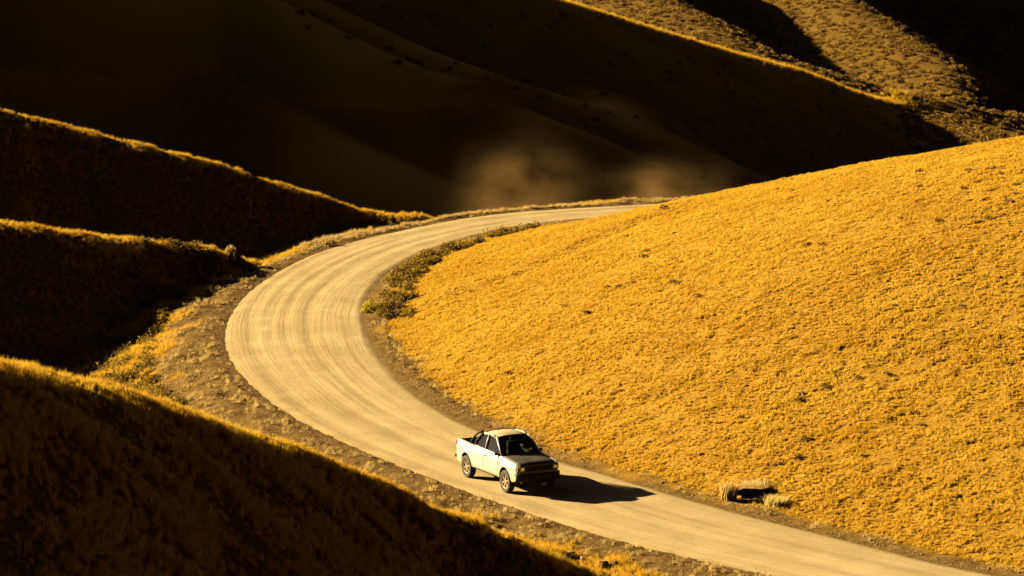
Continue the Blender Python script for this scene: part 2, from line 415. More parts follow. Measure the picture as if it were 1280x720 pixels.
# ------------------------------------------------------------------ small mesh helpers
def obj(name, bm, m, parent=None, smooth=False, bevel=0, seg=2, solid=0):
    me = bpy.data.meshes.new(name)
    if bmesh.ops and len(bm.faces): bmesh.ops.recalc_face_normals(bm, faces=bm.faces)
    bm.to_mesh(me); bm.free()
    for mm in (m if isinstance(m, (list, tuple)) else [m]): me.materials.append(mm)
    if smooth:
        for p in me.polygons: p.use_smooth = True
    o = bpy.data.objects.new(name, me); COL.objects.link(o)
    if parent is not None: o.parent = parent
    if solid:
        md = o.modifiers.new('thick', 'SOLIDIFY'); md.thickness = solid; md.offset = -1
    if bevel:
        md = o.modifiers.new('bevel', 'BEVEL'); md.width = bevel; md.segments = seg; md.limit_method = 'ANGLE'
    return o
def box(bm, x0, x1, y0, y1, z0, z1, taper=0):
    v = [bm.verts.new((x, y*(1-taper*(z == z1)), z)) for x in (x0, x1) for y in (y0, y1) for z in (z0, z1)]
    for f in ((0, 1, 3, 2), (4, 6, 7, 5), (0, 4, 5, 1), (2, 3, 7, 6), (0, 2, 6, 4), (1, 5, 7, 3)): bm.faces.new([v[i] for i in f])
    return v
def bar(bm, a, b, w, d=None, up=(0, 0, 1)):
    a, b = Vector(a), Vector(b); t = (b-a).normalized(); s = t.cross(Vector(up)); s.normalize(); n = s.cross(t); d = d or w
    vs = [bm.verts.new(p+s*i*w/2+n*j*d/2) for p in (a, b) for i, j in ((-1, -1), (1, -1), (1, 1), (-1, 1))]
    for f in ((0, 1, 2, 3), (7, 6, 5, 4), (0, 4, 5, 1), (1, 5, 6, 2), (2, 6, 7, 3), (3, 7, 4, 0)): bm.faces.new([vs[i] for i in f])
def tube(bm, pts, r, n=10, caps=True):
    rings = []
    for k, p in enumerate(pts):
        p = Vector(p); t = (Vector(pts[min(k+1, len(pts)-1)])-Vector(pts[max(k-1, 0)])).normalized()
        s = t.cross(Vector((.13, .97, .2))).normalized(); q = t.cross(s)
        rings.append([bm.verts.new(p+(s*math.cos(a)+q*math.sin(a))*r) for a in [2*math.pi*i/n for i in range(n)]])
    for a, b_ in zip(rings[:-1], rings[1:]):
        for i in range(n): bm.faces.new((a[i], a[(i+1) % n], b_[(i+1) % n], b_[i]))
    if caps: bm.faces.new(rings[0]); bm.faces.new(rings[-1][::-1])
def grid(bm, P):
    """P[i][j] -> quads"""
    V_ = [[bm.verts.new(p) for p in row] for row in P]
    for a, b_ in zip(V_[:-1], V_[1:]):
        for i in range(len(a)-1): bm.faces.new((a[i], a[i+1], b_[i+1], b_[i]))
    return V_
def lathe_y(bm, prof, n=32):
    """profile (radius, y) turned about the Y axis"""
    P = [[Vector((r*math.cos(2*math.pi*k/n), y, r*math.sin(2*math.pi*k/n))) for r, y in prof] for k in range(n)]
    V_ = [[bm.verts.new(p) for p in row] for row in P]
    for k in range(n):
        a, b_ = V_[k], V_[(k+1) % n]
        for i in range(len(prof)-1): bm.faces.new((a[i], a[i+1], b_[i+1], b_[i]))
def empty(name, loc, rz=0):
    o = bpy.data.objects.new(name, None); COL.objects.link(o); o.location = loc; o.rotation_euler = (0, 0, rz); o.empty_display_size = .3; return o

# ------------------------------------------------------------------ pickup truck   (x forward, y left, z up)
paint, ns, ls, b = mat('dusty_white_paint', (.78, .76, .7), .32, 0, .5, .6)
co = N(ns, 'ShaderNodeTexCoord').outputs['Object']
sz = N(ns, 'ShaderNodeSeparateXYZ'); ls.new(co, sz.inputs[0])
dn = noise(ns, ls, co, 3, 5, .65)
m1 = N(ns, 'ShaderNodeMath', operation='MULTIPLY_ADD'); ls.new(dn, m1.inputs[0]); m1.inputs[1].default_value = -.7; ls.new(sz.outputs[2], m1.inputs[2])
dust = ramp(ns, ls, m1.outputs[0], [(.0, (1, 1, 1)), (.45, (0, 0, 0))])
ls.new(mix(ns, ls, dust, (.50, .49, .43), (.42, .36, .25)), b.inputs['Base Color'])
ls.new(ramp(ns, ls, m1.outputs[0], [(0, (.9, .9, .9)), (.5, (.3, .3, .3))]), b.inputs['Roughness'])
roofp, ns, ls, b = mat('dust_coated_roof_paint', (.5, .4, .25), .7, 0, .3)
co = N(ns, 'ShaderNodeTexCoord').outputs['Object']
ls.new(ramp(ns, ls, noise(ns, ls, co, 3, 5), [(.3, (.46, .37, .24)), (.7, (.6, .5, .35))]), b.inputs['Base Color'])
grey, ns, ls, b = mat('shade_grey_hood_and_front', (.16, .15, .135), .5, 0, .3, .15)  # cab's shade on the bonnet painted in as dark grey; front panel shares it
co = N(ns, 'ShaderNodeTexCoord').outputs['Object']
ls.new(ramp(ns, ls, noise(ns, ls, co, 2.5, 5), [(.3, (.055, .05, .043)), (.7, (.10, .092, .078))]), b.inputs['Base Color'])
def simple(name, col, rough, metal=0, spec=.4, var=.25, scale=12):
    m, ns, ls, b = mat(name, col, rough, metal, spec)
    co = N(ns, 'ShaderNodeTexCoord').outputs['Object']
    lo, hi = tuple(c*(1-var) for c in col), tuple(min(1, c*(1+var)) for c in col)
    ls.new(ramp(ns, ls, noise(ns, ls, co, scale, 4), [(.3, lo), (.7, hi)]), b.inputs['Base Color']); return m
black = simple('black_plastic', (.015, .014, .012), .7, 0, .2)
rubber = simple('dusty_tyre_rubber', (.05, .042, .032), .9)
rimm = simple('dusty_steel_rim', (.27, .215, .14), .5, .5)
chrome = simple('bright_metal', (.7, .68, .62), .2, 1, .5, .05)
seatm = simple('tan_seat_cloth', (.3, .25, .18), .9)
redl = simple('red_lamp_lens', (.35, .02, .01), .2)
amber = simple('amber_lamp_lens', (.35, .14, .03), .25)
under = simple('dark_underbody', (.012, .011, .01), .9)
glass = bpy.data.materials.new('tinted_window_glass'); glass.use_nodes = True; g = glass.node_tree; g.nodes.clear()
tr = g.nodes.new('ShaderNodeBsdfTransparent'); tr.inputs[0].default_value = (.26, .27, .24, 1)
gl = g.nodes.new('ShaderNodeBsdfGlossy'); gl.inputs['Roughness'].default_value = .04; gl.inputs[0].default_value = (.55, .5, .4, 1)
fr = g.nodes.new('ShaderNodeFresnel'); fr.inputs[0].default_value = 1.5
mx = g.nodes.new('ShaderNodeMixShader'); oo = g.nodes.new('ShaderNodeOutputMaterial')
g.links.new(fr.outputs[0], mx.inputs[0]); g.links.new(tr.outputs[0], mx.inputs[1]); g.links.new(gl.outputs[0], mx.inputs[2]); g.links.new(mx.outputs[0], oo.inputs[0])
lens = simple('clear_headlamp_lens', (.12, .115, .10), .2, .3, .8, .1)

w1, w2 = atG(634, 616, .03), atG(586, 597, .03)          # right front and right rear wheel, where they touch the road
hd = Vector((w1-w2)[:2]).normalized(); lf = Vector((-hd.y, hd.x))
cen = Vector(((w1+w2)/2)[:2])+lf*.74
truck = empty('pickup_truck', (cen.x, cen.y, .045), math.atan2(hd.y, hd.x))
tag(truck, 'dusty white pickup truck with a shaded grey bonnet driving on the pale gravel road', 'pickup truck')
WX = (1.44, -1.44); WR = .34; HW = .83
XF, XB = 2.28, -2.27
def halfw(x):
    w_ = HW-.035*max(0, (x-1.2)/1.1)**2-.02*max(0, (-x-1.6)/.8)**2
    w_ -= .10*max(0, (x-(XF-.16))/.16)**2+.03*max(0, (-x+(XB+.12))/.12)**2
    return w_
def ztop(x):
    if x > 1.0: return 1.0-.09*((x-1.0)/1.28)-.05*max(0, (x-2.0)/.28)**2
    if x > -.95: return 1.0+.02*math.cos(x)
    return 1.02+.035*min(1, (-.95-x)/1.3)
def zbot(x):
    z = .36+(.05*max(0, (abs(x)-2.0)/.3))
    for c in WX:
        if abs(x-c) < .43: z = max(z, .30+math.sqrt(.43**2-(x-c)**2)*1.02)
    return z
def wide(x, z):
    t = z; w_ = halfw(x)
    w_ -= .035*max(0, (.62-t)/.3)**1.5 + .05*max(0, (t-.82)/.2)**1.6 - .012*math.exp(-((t-.8)/.05)**2)
    for c in WX:                                        # flared arches
        r = math.hypot(x-c, z-.30); w_ += .028*math.exp(-((r-.45)/.07)**2)
    return w_
xs = sorted(set([round(XB+(XF-XB)*k/64, 4) for k in range(65)]+[round(c+.43*math.cos(math.pi*k/14), 4) for c in WX for k in range(15)]))
xs = [x for k, x in enumerate(xs) if k == 0 or x-xs[k-1] > .004]
bm = bmesh.new()
NS = 14
for s in (-1, 1):
    P = []
    for x in xs:
        zb, zt = zbot(x), ztop(x); row = []
        for k in range(NS+1):
            z = zb+(zt-zb)*k/NS; row.append(Vector((x, s*wide(x, z), z)))
        yy = wide(x, zt)
        row += [Vector((x, s*(yy-.03), zt+.012)), Vector((x, s*(yy-.075), zt+.010))]
        if x < -.95: row += [Vector((x, s*(yy-.085), zt-.02)), Vector((x, s*(yy-.085), .58))]
        else: row += [Vector((x, s*(yy-.10), zt+.004)), Vector((x, s*(yy-.12), zt-.02))]
        P.append(row)
    grid(bm, P)
# front face, with the corners turned in
P = []
for z in [.42, .5, .6, .68, .76, .84, .885]:
    P.append([Vector((XF+.035*(1-(y/.7)**2), y*wide(XF, z)/.7, z)) for y in [-.7+1.4*k/12 for k in range(13)]])
bm2 = bmesh.new(); grid(bm2, P); obj('front_panel', bm2, grey, truck, smooth=True)
body = obj('body', bm, paint, truck, smooth=True)
bm = bmesh.new()                                          # bonnet
P = []
for k in range(13):
    x = .98+(XF-.0-.98)*k/12; ww = wide(x, ztop(x))-.095
    P.append([Vector((x, ww*t, ztop(x)+.008+.035*(1-t*t)+.008*(abs(abs(t)-.55) < .2)-.03*(k == 12))) for t in [-1+2*j/16 for j in range(17)]])
grid(bm, P); obj('bonnet', bm, grey, truck, smooth=True, solid=.02)
bm = bmesh.new(); box(bm, -2.2, 2.2, -.58, .58, .30, .56); box(bm, -.95, 1.0, -.76, .76, .38, .56); box(bm, 1.0, 2.18, -.6, .6, .5, .84)
for c in WX: box(bm, c-.06, c+.06, -.62, .62, .28, .40)
obj('chassis', bm, under, truck)
bm = bmesh.new(); box(bm, -2.24, -.96, -.74, .74, .56, .60); box(bm, -.985, -.95, -.76, .76, .5, 1.02)
for s in (-1, 1): box(bm, -1.8, -1.08, s*.55, s*.74, .6, .82)
obj('cargo_bed', bm, black, truck, bevel=.02)
bm = bmesh.new()
box(bm, XB-.01, XB+.05, -.73, .73, .52, 1.04); tg = obj('tailgate', bm, paint, truck, bevel=.015)
bm = bmesh.new(); box(bm, XB-.03, XB-.005, -.12, .12, .86, .92); obj('handle', bm, black, tg, bevel=.01)
# doors: panels a few millimetres proud of the body, with a shadow gap round them
for s in (-1, 1):
    for nm, xa, xb in (('door', -.12, .93),):
        bm = bmesh.new(); P = []
        for k in range(11):
            x = xa+(xb-xa)*k/10; P.append([Vector((x, s*(wide(x, z)+.007), z)) for z in [.42+(.975-.42)*j/9 for j in range(10)]])
        grid(bm, P); d_ = obj(nm, bm, paint, truck, smooth=True)
        bm = bmesh.new()
        for x in (xa-.008, xb+.008):
            pts = [Vector((x, s*(wide(x, z)+.003), z)) for z in [.42+(.975-.42)*j/9 for j in range(10)]]
            tube(bm, pts, .011, 5)
        tube(bm, [Vector((xa+(xb-xa)*k/10, s*(wide(xa+(xb-xa)*k/10, .415)+.003), .412)) for k in range(11)], .006, 5)
        obj('door_seal', bm, black, d_)
        bm = bmesh.new(); box(bm, xa+.06, xa+.2, s*(wide(0, .87)+.006), s*(wide(0, .87)+.035), .855, .885); obj('handle', bm, black, d_, bevel=.008)
# cab
YB, YT = .725, .585
A0, A1 = (1.02, YB, 1.0), (.36, YT, 1.475)
C1_, C0_ = (-.56, YT-.01, 1.475), (-.98, YB, 1.03)
B1_, B0_ = (-.12, YT+.005, 1.495), (-.16, YB+.01, 1.02)
def sy(p, s): return (p[0], p[1]*s, p[2])
bm = bmesh.new(); P = []
nx = 18
for k in range(nx+1):
    x = .40-(1.0)*k/nx; u_ = (x+.10)/.5
    zc = 1.565-.055*abs(u_)**2.4
    row = []
    for j in range(17):
        t = -1+2*j/16; row.append(Vector((x+(.05*(1-t*t) if k == 0 else -.03*(1-t*t) if k == nx else 0), t*(YT+.02-.01*abs(u_)**3), zc-.085*abs(t)**3.2)))
    P.append(row)
grid(bm, P); obj('roof', bm, roofp, truck, smooth=True, solid=.035)
bm = bmesh.new()
for s in (-1, 1):
    tube(bm, [sy(A0, s), (.70, s*.662, 1.255), sy(A1, s)], .034, 8)
    tube(bm, [sy(B0_, s), (-.15, s*.665, 1.27), sy(B1_, s)], .042, 8)
    tube(bm, [sy(A1, s), (0, s*YT, 1.503), sy(C1_, s)], .032, 8)
for s in (-1, 1):
    tube(bm, [sy(A0, s), (0.3, s*(YB+.022), 1.012), (-.4, s*(YB+.022), 1.02), sy(C0_, s)], .03, 8)
obj('pillars', bm, paint, truck, smooth=True)
bm = bmesh.new()
for s in (-1, 1):
    tube(bm, [sy(C1_, s), (-.72, s*.64, 1.36), (-.88, s*.69, 1.20), sy(C0_, s)], .04, 8)
tube(bm, [sy(C1_, -1), (-.6, 0, 1.515), sy(C1_, 1)], .03, 8); tube(bm, [sy(C0_, -1), (-1.0, 0, 1.04), sy(C0_, 1)], .03, 8)
obj('rear_frame', bm, black, truck, smooth=True)
bm = bmesh.new()                                          # arched hoop behind the cab
bm.free()
for s in (-1, 1):
    bm = bmesh.new(); tube(bm, [(-.60, s*.60, 1.51), (-.84, s*.64, 1.45), (-1.05, s*.68, 1.32), (-1.20, s*.71, 1.17), (-1.28, s*.73, 1.04)], .038, 8)
    obj('roll_hoop', bm, black, truck, smooth=True)
def pane(name, pts, m=glass, bulge=0, n=6):
    bm = bmesh.new(); a, b_, c_, d = [Vector(p) for p in pts]; P = []
    nrm = (b_-a).cross(d-a).normalized()
    for i in range(n+1):
        row = []
        for j in range(n+1):
            s, t = i/n, j/n; p = (a*(1-s)+b_*s)*(1-t)+(d*(1-s)+c_*s)*t; row.append(p+nrm*bulge*(1-(2*s-1)**2))
        P.append(row)
    grid(bm, P); return obj(name, bm, m, truck, smooth=True)
pane('windshield', [(1.0, -.70, 1.01), (1.0, .70, 1.01), (.38, .56, 1.485), (.38, -.56, 1.485)], bulge=.05)
pane('rear_window', [(-.97, -.69, 1.05), (-.97, .69, 1.05), (-.57, .56, 1.475), (-.57, -.56, 1.475)], bulge=-.02)
for s in (-1, 1):
    pane('side_window', [(.97, s*.715, 1.01), (-.12, s*.725, 1.02), (-.12, s*.585, 1.485), (.37, s*.58, 1.475)])
    pane('side_window', [(-.19, s*.725, 1.03), (-.93, s*.72, 1.04), (-.56, s*.578, 1.47), (-.16, s*.585, 1.485)])
bm = bmesh.new(); box(bm, .62, 1.02, -.66, .66, .8, .99); obj('dashboard', bm, black, truck, bevel=.04)
bm = bmesh.new(); tube(bm, [(.52+.0*math.cos(a)+.06*math.sin(a), -.33+.18*math.cos(a), 1.0+.16*math.sin(a)) for a in [2*math.pi*k/16 for k in range(17)]], .014, 6, False); obj('steering_wheel', bm, black, truck, smooth=True)
for s in (-1, 1):
    bm = bmesh.new(); box(bm, -.18, .30, s*.12, s*.58, .6, .78); box(bm, -.32, -.16, s*.12, s*.58, .7, 1.2); box(bm, -.33, -.22, s*.24, s*.46, 1.22, 1.38)
    bar(bm, (-.27, s*.30, 1.18), (-.27, s*.30, 1.26), .015); bar(bm, (-.27, s*.40, 1.18), (-.27, s*.40, 1.26), .015)
    obj('seat', bm, seatm, truck, bevel=.04, seg=3)
# front end
bm = bmesh.new()
box(bm, XF-.02, XF+.045, -.50, .50, .70, .86)
gr = obj('grille', bm, under, truck, bevel=.012)
bm = bmesh.new()
for z in (.735, .78, .825): box(bm, XF+.04, XF+.055, -.48, .48, z-.008, z+.008)
box(bm, XF+.04, XF+.058, -.02, .02, .71, .85)
obj('grille_bar', bm, black, gr)
for s in (-1, 1):
    bm = bmesh.new(); v = box(bm, XF-.10, XF+.035, s*.52, s*.72, .705, .86)
    h_ = obj('headlight', bm, lens, truck, bevel=.02)
    bm = bmesh.new(); lathe_y(bm, [(.0, 0), (.055, 0), (.06, .012), (.045, .016), (0, .002)], 20)
    q = obj('reflector', bm, chrome, h_); q.rotation_euler = (0, 0, -math.pi/2); q.location = (XF+.034, s*.62, .785)
    bm = bmesh.new(); box(bm, XF-.16, XF-.02, s*.735, s*.77, .71, .84); obj('turn_signal', bm, amber, truck, bevel=.01)
    bm = bmesh.new(); box(bm, XB-.012, XB+.06, s*.74, s*.80, .70, .98); obj('tail_light', bm, redl, truck, bevel=.01)
    bm = bmesh.new(); bar(bm, (.86, s*.74, 1.02), (.84, s*.80, 1.04), .03); box(bm, .78, .86, s*.79, s*.90, 1.0, 1.09)
    obj('side_mirror', bm, black, truck, bevel=.02)
bm = bmesh.new(); P = []
for k in range(15):
    y = -.83+1.66*k/14; x = XF+.10-.16*abs(y/.83)**4
    P.append([Vector((x-.12, y, .62)), Vector((x, y, .62)), Vector((x+.02, y, .56)), Vector((x+.015, y, .47)), Vector((x-.03, y, .40)), Vector((x-.14, y, .38))])
grid(bm, P)
bp = obj('front_bumper', bm, black, truck, smooth=True, solid=.02)
bm = bmesh.new(); box(bm, XF+.115, XF+.125, -.25, .25, .455, .55); obj('plate_holder', bm, under, bp)
bm = bmesh.new(); tube(bm, [(XB-.10, -.78, .5), (XB-.12, -.5, .5), (XB-.12, .5, .5), (XB-.10, .78, .5)], .055, 8); obj('rear_bumper', bm, black, truck, smooth=True)
for s in (-1, 1):
    bm = bmesh.new(); box(bm, -.9, .9, s*.78, s*.82, .33, .375); obj('sill_step', bm, black, truck, bevel=.01)
# wheels
first = True
for c in WX:
    for s in (-1, 1):
        bm = bmesh.new()
        lathe_y(bm, [(.205, -.085), (.23, -.10), (.30, -.108), (.325, -.098), (.34, -.075), (.342, 0), (.34, .075), (.325, .098), (.30, .108), (.23, .10), (.205, .085), (.205, -.085)], 40)
        wh = obj('wheel', bm, rubber, truck, smooth=True); wh.location = (c, s*.735, WR)
        bm = bmesh.new()
        lathe_y(bm, [(.21, -.09), (.195, -.085), (.185, -.03), (.20, .03), (.21, .09)], 32)
        lathe_y(bm, [(0, s*.075), (.05, s*.078), (.06, s*.06), (.09, s*.045), (.19, s*.05), (.19, s*.03), (0, s*.03)], 32)
        for k in range(6):
            a = 2*math.pi*k/6+.3; bar(bm, (.05*math.cos(a), s*.07, .05*math.sin(a)), (.195*math.cos(a), s*.07, .195*math.sin(a)), .05, .02, up=(0, 1, 0))
        obj('rim', bm, rimm, wh)
        bm = bmesh.new(); P = []                          # inner arch liner
        for k in range(13):
            a = math.pi*k/12; P.append([Vector((c+.425*math.cos(a), s*.50, .30+.43*math.sin(a))), Vector((c+.425*math.cos(a), s*.80, .30+.43*math.sin(a)))])
        grid(bm, P); obj('wheel_arch', bm, under, truck, smooth=True)

# the truck stands tall on its springs: body height and ride height
for o in truck.children_recursive:
    if o.type != 'MESH' or o.name.startswith('rim'): continue
    if o.location.length > 0:
        o.location.z = o.location.z*1.1+.06
        if o.name.startswith('wheel'): o.scale = (1.12, 1.05, 1.12); o.location.z = .383
    else:
        for v in o.data.vertices: v.co.z = v.co.z*1.1+.06

# ------------------------------------------------------------------ stones and clumps that can be picked out
def rock_bm(sx, sy_, sz_, seed, cuts=3, amp=.16):
    bm = bmesh.new(); bmesh.ops.create_icosphere(bm, subdivisions=cuts, radius=1)
    for v in bm.verts:
        p = v.co.copy(); n_ = fbm(np.array([p.x*1.3+seed]), np.array([p.y*1.3+p.z*1.7]), seed, 4)[0]
        k = 1+amp*n_*1.4
        v.co = Vector((max(-.82, min(.82, p.x*k))*sx, max(-.85, min(.85, p.y*k))*sy_, max(-.6, min(.8, p.z*k))*sz_))
    return bm
rockm = simple('pale_brown_stone', (.38, .25, .13), .95, 0, .2, .35, 6)
moundm = simple('shaded_grass_brown', (.34, .20, .06), 1, 0, .1, .35, 7)
def place(o, u, v, dz=0, rz=0):
    d = ray(u, v); ys = np.arange(70, 215, .1); t = ys/d[1]; xx, zz_ = t*d[0], H+t*d[2]
    k = int(np.argmax(zat(xx, ys) > zz_)); p = (xx[k], ys[k], float(zat(xx[k], ys[k])))
    o.location = (p[0], p[1], p[2]+dz); o.rotation_euler = (0, 0, rz); return p
for u, v, dims, rz, lab, m in (
        (713, 697, (.16, .13, .17), .5, 'upright yellow-lit stone, leftmost of the stones at the bottom edge of the gravel shoulder', rockm),
        (729, 703, (.15, .12, .15), 1.1, 'squarish brown stone just right of the leftmost shoulder stone', rockm),
        (754, 708, (.19, .14, .14), .2, 'rounded pale stone in the middle of the row on the lower gravel shoulder', rockm),
        (768, 709, (.14, .12, .15), .8, 'tall pale stone at the right end of the row on the lower gravel shoulder', rockm)):
    o = obj('stone', rock_bm(*dims, int(u), 3), m, None); place(o, u, v, .05, rz); tag(o, lab, 'stone', 'stones on the lower gravel shoulder')
o = obj('mound', rock_bm(.74, .40, .34, 5, 4, .2), moundm, None, smooth=True); BP = place(o, 940, 620, .06, -.12)  # solid lump put in for a patch of shaded grass
tag(o, 'long dark brown boulder standing in for shaded grass at the inner edge of the road', 'mound')

# ------------------------------------------------------------------ grass, brush, gravel
def leafmat(name, cols, trans=.35, sat=1, rough=.7):
    m, ns, ls, b = mat(name, cols[1], rough, 0, .15)
    oi = N(ns, 'ShaderNodeObjectInfo'); geo = N(ns, 'ShaderNodeNewGeometry')
    pos = noise(ns, ls, geo.outputs['Position'], .22, 4, .6)
    ad = N(ns, 'ShaderNodeMath', operation='MULTIPLY_ADD'); ls.new(oi.outputs['Random'], ad.inputs[0]); ad.inputs[1].default_value = .45; ls.new(pos, ad.inputs[2])
    c = ramp(ns, ls, ad.outputs[0], [(.35, cols[0]), (.7, cols[1]), (1.0, cols[2])])
    ls.new(c, b.inputs['Base Color'])
    t = N(ns, 'ShaderNodeBsdfTranslucent'); ls.new(c, t.inputs[0])
    mx = N(ns, 'ShaderNodeMixShader'); mx.inputs[0].default_value = trans
    ls.new(b.outputs[0], mx.inputs[1]); ls.new(t.outputs[0], mx.inputs[2]); ls.new(mx.outputs[0], ns['Material Output'].inputs[0]); return m
gold = leafmat('golden_dry_grass', ((.62, .32, .022), (.82, .48, .036), (.92, .62, .075)))
straw = leafmat('pale_straw', ((.5, .33, .10), (.68, .48, .17), (.8, .6, .26)))
green = leafmat('yellow_green_weed', ((.10, .055, .012), (.20, .13, .022), (.45, .30, .04)))
brushm = leafmat('brown_brush', ((.16, .09, .016), (.30, .175, .03), (.46, .28, .05)), .2)

bleached = leafmat('bleached_straw', ((.75, .50, .14), (.88, .66, .22), (.92, .74, .32)))
def tuft_mesh(name, nb, h, spread, wdt, lean, m, seed):
    rg = random.Random(seed); vs, fs = [], []
    for _ in range(nb):
        a, r_ = rg.uniform(0, 6.283), spread*math.sqrt(rg.random()); x, y = r_*math.cos(a), r_*math.sin(a)
        la, ll = rg.uniform(0, 6.283), lean*rg.uniform(.2, 1); hh = h*rg.uniform(.55, 1.1); wa = rg.uniform(0, 3.14)
        wx, wy = wdt*math.cos(wa)/2, wdt*math.sin(wa)/2; dx, dy = math.cos(la)*ll*hh, math.sin(la)*ll*hh
        k = len(vs)
        vs += [(x-wx, y-wy, -.04), (x+wx, y+wy, -.04), (x+dx*.35+wx*.8, y+dy*.35+wy*.8, hh*.6), (x+dx*.35-wx*.8, y+dy*.35-wy*.8, hh*.6), (x+dx, y+dy, hh*.95)]
        fs += [(k, k+1, k+2, k+3), (k+3, k+2, k+4)]
    me = bpy.data.meshes.new(name); me.from_pydata(vs, [], fs); me.materials.append(m); return me
def bush_mesh(name, n, rad, hgt, leaf, m, seed):
    rg = random.Random(seed); vs, fs = [], []
    for _ in range(n):
        th, ph, rr = rg.uniform(0, 6.283), rg.random(), rg.uniform(.45, 1)**.5
        z = ph; q = math.sqrt(max(0, 1-z*z)); c_ = Vector((rad*rr*q*math.cos(th), rad*rr*q*math.sin(th), hgt*rr*z))
        c_ *= 1+.3*math.sin(th*3+seed)
        a = Vector((rg.gauss(0, 1), rg.gauss(0, 1), rg.gauss(0, 1))).normalized(); b_ = a.cross(Vector((rg.gauss(0, 1), rg.gauss(0, 1), rg.gauss(0, 1)))).normalized()
        s = leaf*rg.uniform(.6, 1.3); k = len(vs)
        vs += [tuple(c_-a*s), tuple(c_+b_*s*.5), tuple(c_+a*s), tuple(c_-b_*s*.5)]; fs.append((k, k+1, k+2, k+3))
    me = bpy.data.meshes.new(name); me.from_pydata(vs, [], fs); me.materials.append(m); return me
def stone_mesh(name, m, seed):
    bm = rock_bm(1, .8, .6, seed, 1, .3); me = bpy.data.meshes.new(name); bm.to_mesh(me); bm.free(); me.materials.append(m); return me
def proto(name, meshes):
    c = bpy.data.collections.new(name)
    for k, me in enumerate(meshes):
        o = bpy.data.objects.new(name+'_'+str(k), me); c.objects.link(o)
    return c
def scatter(name, label_kind, P, scl, coll, tilt=.15):
    n = len(P); me = bpy.data.meshes.new(name); me.vertices.add(n); me.vertices.foreach_set('co', P.astype(np.float32).ravel())
    rot = np.c_[RNG.normal(0, tilt, n), RNG.normal(0, tilt, n), RNG.uniform(0, 6.283, n)].astype(np.float32)
    a = me.attributes.new('rot', 'FLOAT_VECTOR', 'POINT'); a.data.foreach_set('vector', rot.ravel())
    a = me.attributes.new('scl', 'FLOAT', 'POINT'); a.data.foreach_set('value', scl.astype(np.float32))
    a = me.attributes.new('idx', 'INT', 'POINT'); a.data.foreach_set('value', RNG.integers(0, len(coll.objects), n).astype(np.int32))
    o = bpy.data.objects.new(name, me); COL.objects.link(o); tag(o, kind='stuff')
    g = bpy.data.node_groups.new(name, 'GeometryNodeTree')
    g.interface.new_socket('Geometry', in_out='INPUT', socket_type='NodeSocketGeometry'); g.interface.new_socket('Geometry', in_out='OUTPUT', socket_type='NodeSocketGeometry')
    gi, go = g.nodes.new('NodeGroupInput'), g.nodes.new('NodeGroupOutput')
    ip = g.nodes.new('GeometryNodeInstanceOnPoints'); ci = g.nodes.new('GeometryNodeCollectionInfo')
    ci.inputs['Collection'].default_value = coll; ci.inputs['Separate Children'].default_value = True; ci.inputs['Reset Children'].default_value = True
    ip.inputs['Pick Instance'].default_value = True
    def na(nm, ty):
        q = g.nodes.new('GeometryNodeInputNamedAttribute'); q.data_type = ty; q.inputs[0].default_value = nm; return [s for s in q.outputs if s.enabled][0]
    g.links.new(gi.outputs[0], ip.inputs['Points']); g.links.new(ci.outputs[0], ip.inputs['Instance'])
    g.links.new(na('idx', 'INT'), ip.inputs['Instance Index']); g.links.new(na('scl', 'FLOAT'), ip.inputs['Scale'])
    er = g.nodes.new('FunctionNodeEulerToRotation'); g.links.new(na('rot', 'FLOAT_VECTOR'), er.inputs[0]); g.links.new(er.outputs[0], ip.inputs['Rotation'])
    g.links.new(ip.outputs[0], go.inputs[0])
    md = o.modifiers.new('scatter', 'NODES'); md.node_group = g; return o

Dg, Sg, DMg = D.reshape(sh_), SIDE.reshape(sh_), dirtm.reshape(sh_)
def look(G_, x, y):
    i = np.clip(np.searchsorted(gx, x)-1, 0, NX-2); j = np.clip(np.searchsorted(gy, y)-1, 0, NY-2); return G_[j, i]
def cand(n, x0, x1, y0, y1, margin=130):
    x = RNG.uniform(x0, x1, n); y = RNG.uniform(y0, y1, n); z = zat(x, y)
    dep = y*math.cos(TH)-(z-H)*math.sin(TH); u = 640+F*x/dep; v = 360-F*((z-H)*math.cos(TH)+y*math.sin(TH))/dep
    k = (u > -margin) & (u < 1280+margin) & (v < 720+60) & (v > -60); return x[k], y[k], z[k]

